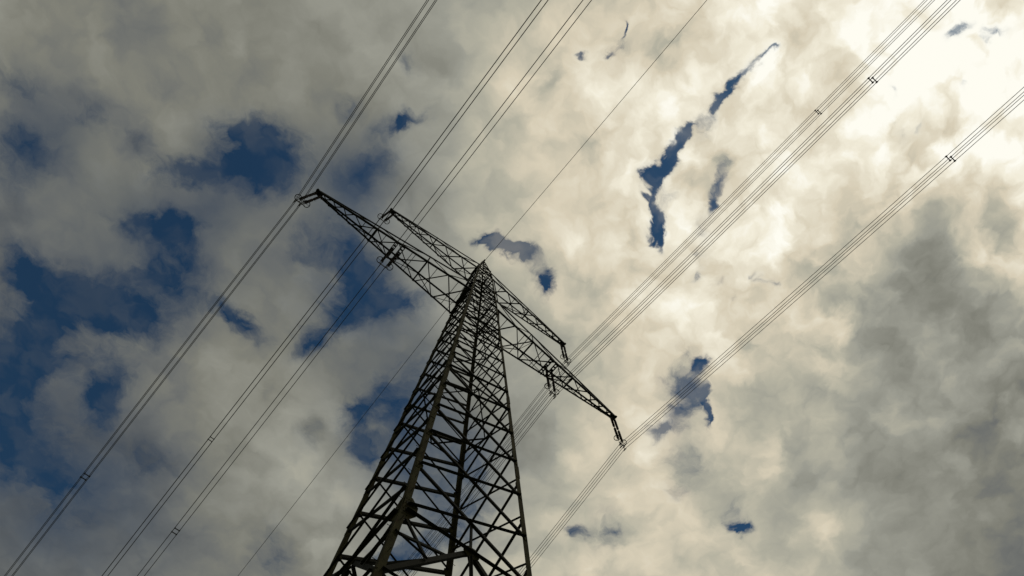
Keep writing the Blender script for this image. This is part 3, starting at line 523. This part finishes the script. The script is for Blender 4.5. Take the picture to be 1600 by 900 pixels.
for side in (-1, 1):
    arm, bot = crossarm(side, H1, H1T, hw(H1), hw(H1T), A1 + .3, low_st, low_str, (10.36, 5.57), .15, [(3.58, hw(H1T)), (3.58, 5.57), (8.37, 5.57), (8.37, 10.36), (12.43, 10.36)])
    # ladder-like hanger beams across the arm for the inner insulators
    for dx in (-.32, .32):
        x = AM + dx; y = hw(H1) + (YT - hw(H1)) * (x - hw(H1)) / (A1 + .3 - hw(H1))
        bm = bmesh.new()
        for o_ in (-.125, .125):
            box_between(bm, (side * (x + o_), -y, H1 - .06), (side * (x + o_), y, H1 - .06), .075, .13)
        k = -y + .12
        while k < y - .05:
            box_between(bm, (side * (x - .085), k, H1 - .06), (side * (x + .085), k, H1 - .06), .13, .06); k += .30
        box_between(bm, (side * (x - .15), 0, H1 - .13), (side * (x + .15), 0, H1 - .13), .16, .06)
        link('hanger_beam', mesh(bm), M_BRACE, arm)
    crossarm(side, H2, H2T, hw(H2), hw(H2T), A2 + .25, up_st, up_str, (5.85,), .13, [(2.89, hw(H2T)), (2.89, 5.85), (8.1, 5.85)])

# ------------------------------------------------------------------ insulators
def insulator_proto():
    """one hanging long rod insulator, 4 m of sheds in two rods, z = 0 at its top"""
    bm = bmesh.new()
    z = -.22; prof = []
    def rod(z0, n, pitch):
        pr = [(.030, z0), (.045, z0 - .02), (.045, z0 - .09), (.028, z0 - .11)]
        zz = z0 - .13
        for i in range(n):
            r = .105 if i % 2 == 0 else .085
            pr += [(.032, zz), (r, zz - .022), (r, zz - .030), (.034, zz - .036)]
            zz -= pitch
        pr += [(.028, zz), (.045, zz - .02), (.045, zz - .09), (.030, zz - .11)]
        return pr, zz - .11
    pr, z1 = rod(z, 26, .062); lathe(bm, pr, seg=12)
    pr, z2 = rod(z1 - .10, 26, .062); lathe(bm, pr, seg=12)
    return mesh(bm, False), z1, z2
ins_me, ZI1, ZI2 = insulator_proto(); ins_me.name = 'insulator_rod'; ins_me.materials.append(M_INSUL)
def insulator_set(x, H, label, sep, wider_top):
    sgn = 1 if x > 0 else -1
    root = thing('insulator_set', label, 'insulator', (x, 0, H), 'insulator sets hanging from the crossarms')
    yoke_z = -INS + .36
    for q in (-1, 1):
        st = bpy.data.objects.new('insulator_rod', ins_me); S.collection.objects.link(st); st.parent = root
        st.location = (q * sep / 2, 0, 0)
        # links above, between and below the two rods, and the lower racket
        bm = bmesh.new()
        tube(bm, [(0, 0, .0), (0, 0, -.24)], .018, 8); tube(bm, [(0, 0, ZI1), (0, 0, ZI1 - .11)], .02, 8)
        tube(bm, [(0, 0, ZI2), (0, 0, yoke_z - .04)], .02, 8)
        box_between(bm, (0, 0, .02), (0, 0, -.12), .07, .05)
        link('link_fitting', mesh(bm), M_FIT, st)
        bm = bmesh.new(); R_ = .25; cx = q * .13; zc_ = ZI2 + .10
        ring = [(cx + R_ * math.cos(a), R_ * math.sin(a), zc_) for a in [2 * math.pi * k / 28 for k in range(28)]]
        tube(bm, ring, .03, 8, close=True)
        tube(bm, [(0, 0, ZI2 - .03), (cx * .6, 0, zc_ - .04), (cx + q * R_, 0, zc_)], .014, 6)
        tube(bm, [(0, 0, ZI2 - .03), (cx, R_, zc_)], .012, 6); tube(bm, [(0, 0, ZI2 - .03), (cx, -R_, zc_)], .012, 6)
        link('corona_ring', mesh(bm, True), M_FIT, st)
        # arcing horn at the top
        bm = bmesh.new(); tube(bm, [(0, 0, -.24), (q * .12, 0, -.28), (q * .2, 0, -.42), (q * .2, 0, -.62)], .011, 6)
        tube(bm, [(0, 0, ZI1 - .05), (q * .16, 0, ZI1 - .05), (q * .2, 0, ZI1 + .12)], .011, 6)
        link('arcing_horn', mesh(bm), M_FIT, st)
    bm = bmesh.new()
    w = sep / 2 + .05
    plate(bm, [(-w, -.01, yoke_z + .06), (w, -.01, yoke_z + .06), (w + .04, -.01, yoke_z - .02), (.26, -.01, yoke_z - .14), (-.26, -.01, yoke_z - .14), (-w - .04, -.01, yoke_z - .02)], (0, 1, 0), .02)
    for q in (-1, 1):
        box_between(bm, (q * .2, 0, yoke_z - .10), (q * .2, 0, -INS - .26), .035, .03)
    link('yoke_plate', mesh(bm), M_FIT, root)
    for q in (-1, 1):
        for dz in (.2, -.2):
            bm = bmesh.new(); s_ = .19
            box_between(bm, (0, -.16, -.045), (0, .16, -.045), .05, .035); box_between(bm, (0, -.05, .02), (0, .05, .02), .06, .06)
            box_between(bm, (0, 0, -.04), (0, 0, .11 ), .03, .05)
            c = link('suspension_clamp', mesh(bm), M_FIT, root); c.location = (q * .2, 0, -INS + dz)
    return root
LOWER, UPPER = H1 - .05, H2 - .05
sets = [(-A1, H1, 'insulator pair at the far left tip of the long lower crossarm', .44),
        (-AM, H1, 'insulator pair under the middle of the left half of the lower crossarm', .60),
        (AM, H1, 'insulator pair under the middle of the right half of the lower crossarm', .60),
        (A1, H1, 'insulator pair at the far right tip of the long lower crossarm', .44),
        (-A2, H2, 'insulator pair at the left tip of the short upper crossarm', .44),
        (A2, H2, 'insulator pair at the right tip of the short upper crossarm', .44)]
for x, H, lab, sep_ in sets:
    insulator_set(x, H - (.13 if abs(x) < 9 else .05), lab, sep_, False)

# ------------------------------------------------------------------ conductors
SN_, CN_, SF_, CF_ = .1505, .00038, .2157, .00045
def sag(y, e=False):
    if e: return -(.1599 * -y - CN_ * y * y) if y < 0 else -(.2322 * y - CF_ * y * y)
    return -(SN_ * -y - CN_ * y * y) if y < 0 else -(SF_ * y - CF_ * y * y)
YS = [-395 + 395 * i / 80 for i in range(80)] + [480 * (i / 90) for i in range(91)]
YS = [y for y in YS if -200 <= y <= 240]
def conductor(x, H, label, spacers):
    root = thing('conductor_bundle', label, 'power line', (x, 0, H), 'conductor bundles of the line')
    for dx in (-.2, .2):
        for dz in (-.2, .2):
            bm = bmesh.new(); tube(bm, [(dx, y, dz + sag(y)) for y in YS], .020, 6)
            link('wire', mesh(bm, True), M_WIRE, root)
    for y in spacers:
        z = sag(y)
        for dz in (-.2, .2):
            bm = bmesh.new()
            box_between(bm, (-.23, y, z + dz), (.23, y, z + dz), .045, .05)
            for dx in (-.2, .2): box_between(bm, (dx, y - .06, z + dz), (dx, y + .06, z + dz), .07, .075)
            link('spacer', mesh(bm), M_FIT, root)
SP = [-29.55, 24.4, 78.0, -84.0, -140.0, 134.0, 190.0]
conductor(-A1, H1 - INS, 'four-wire power line at the far left, hanging from the lower crossarm tip', SP)
conductor(-A2, H2 - INS, 'four-wire power line from the left tip of the upper crossarm', SP)
conductor(-AM, H1 - INS, 'four-wire power line from the inner left insulators of the lower crossarm', SP)
conductor(AM, H1 - INS, 'four-wire power line from the inner right insulators of the lower crossarm', SP)
conductor(A2, H2 - INS, 'four-wire power line from the right tip of the upper crossarm', SP)
conductor(A1, H1 - INS, 'four-wire power line at the far right, hanging from the lower crossarm tip', SP)
bm = bmesh.new(); tube(bm, [(0, y, sag(y, True)) for y in YS], .024, 6)
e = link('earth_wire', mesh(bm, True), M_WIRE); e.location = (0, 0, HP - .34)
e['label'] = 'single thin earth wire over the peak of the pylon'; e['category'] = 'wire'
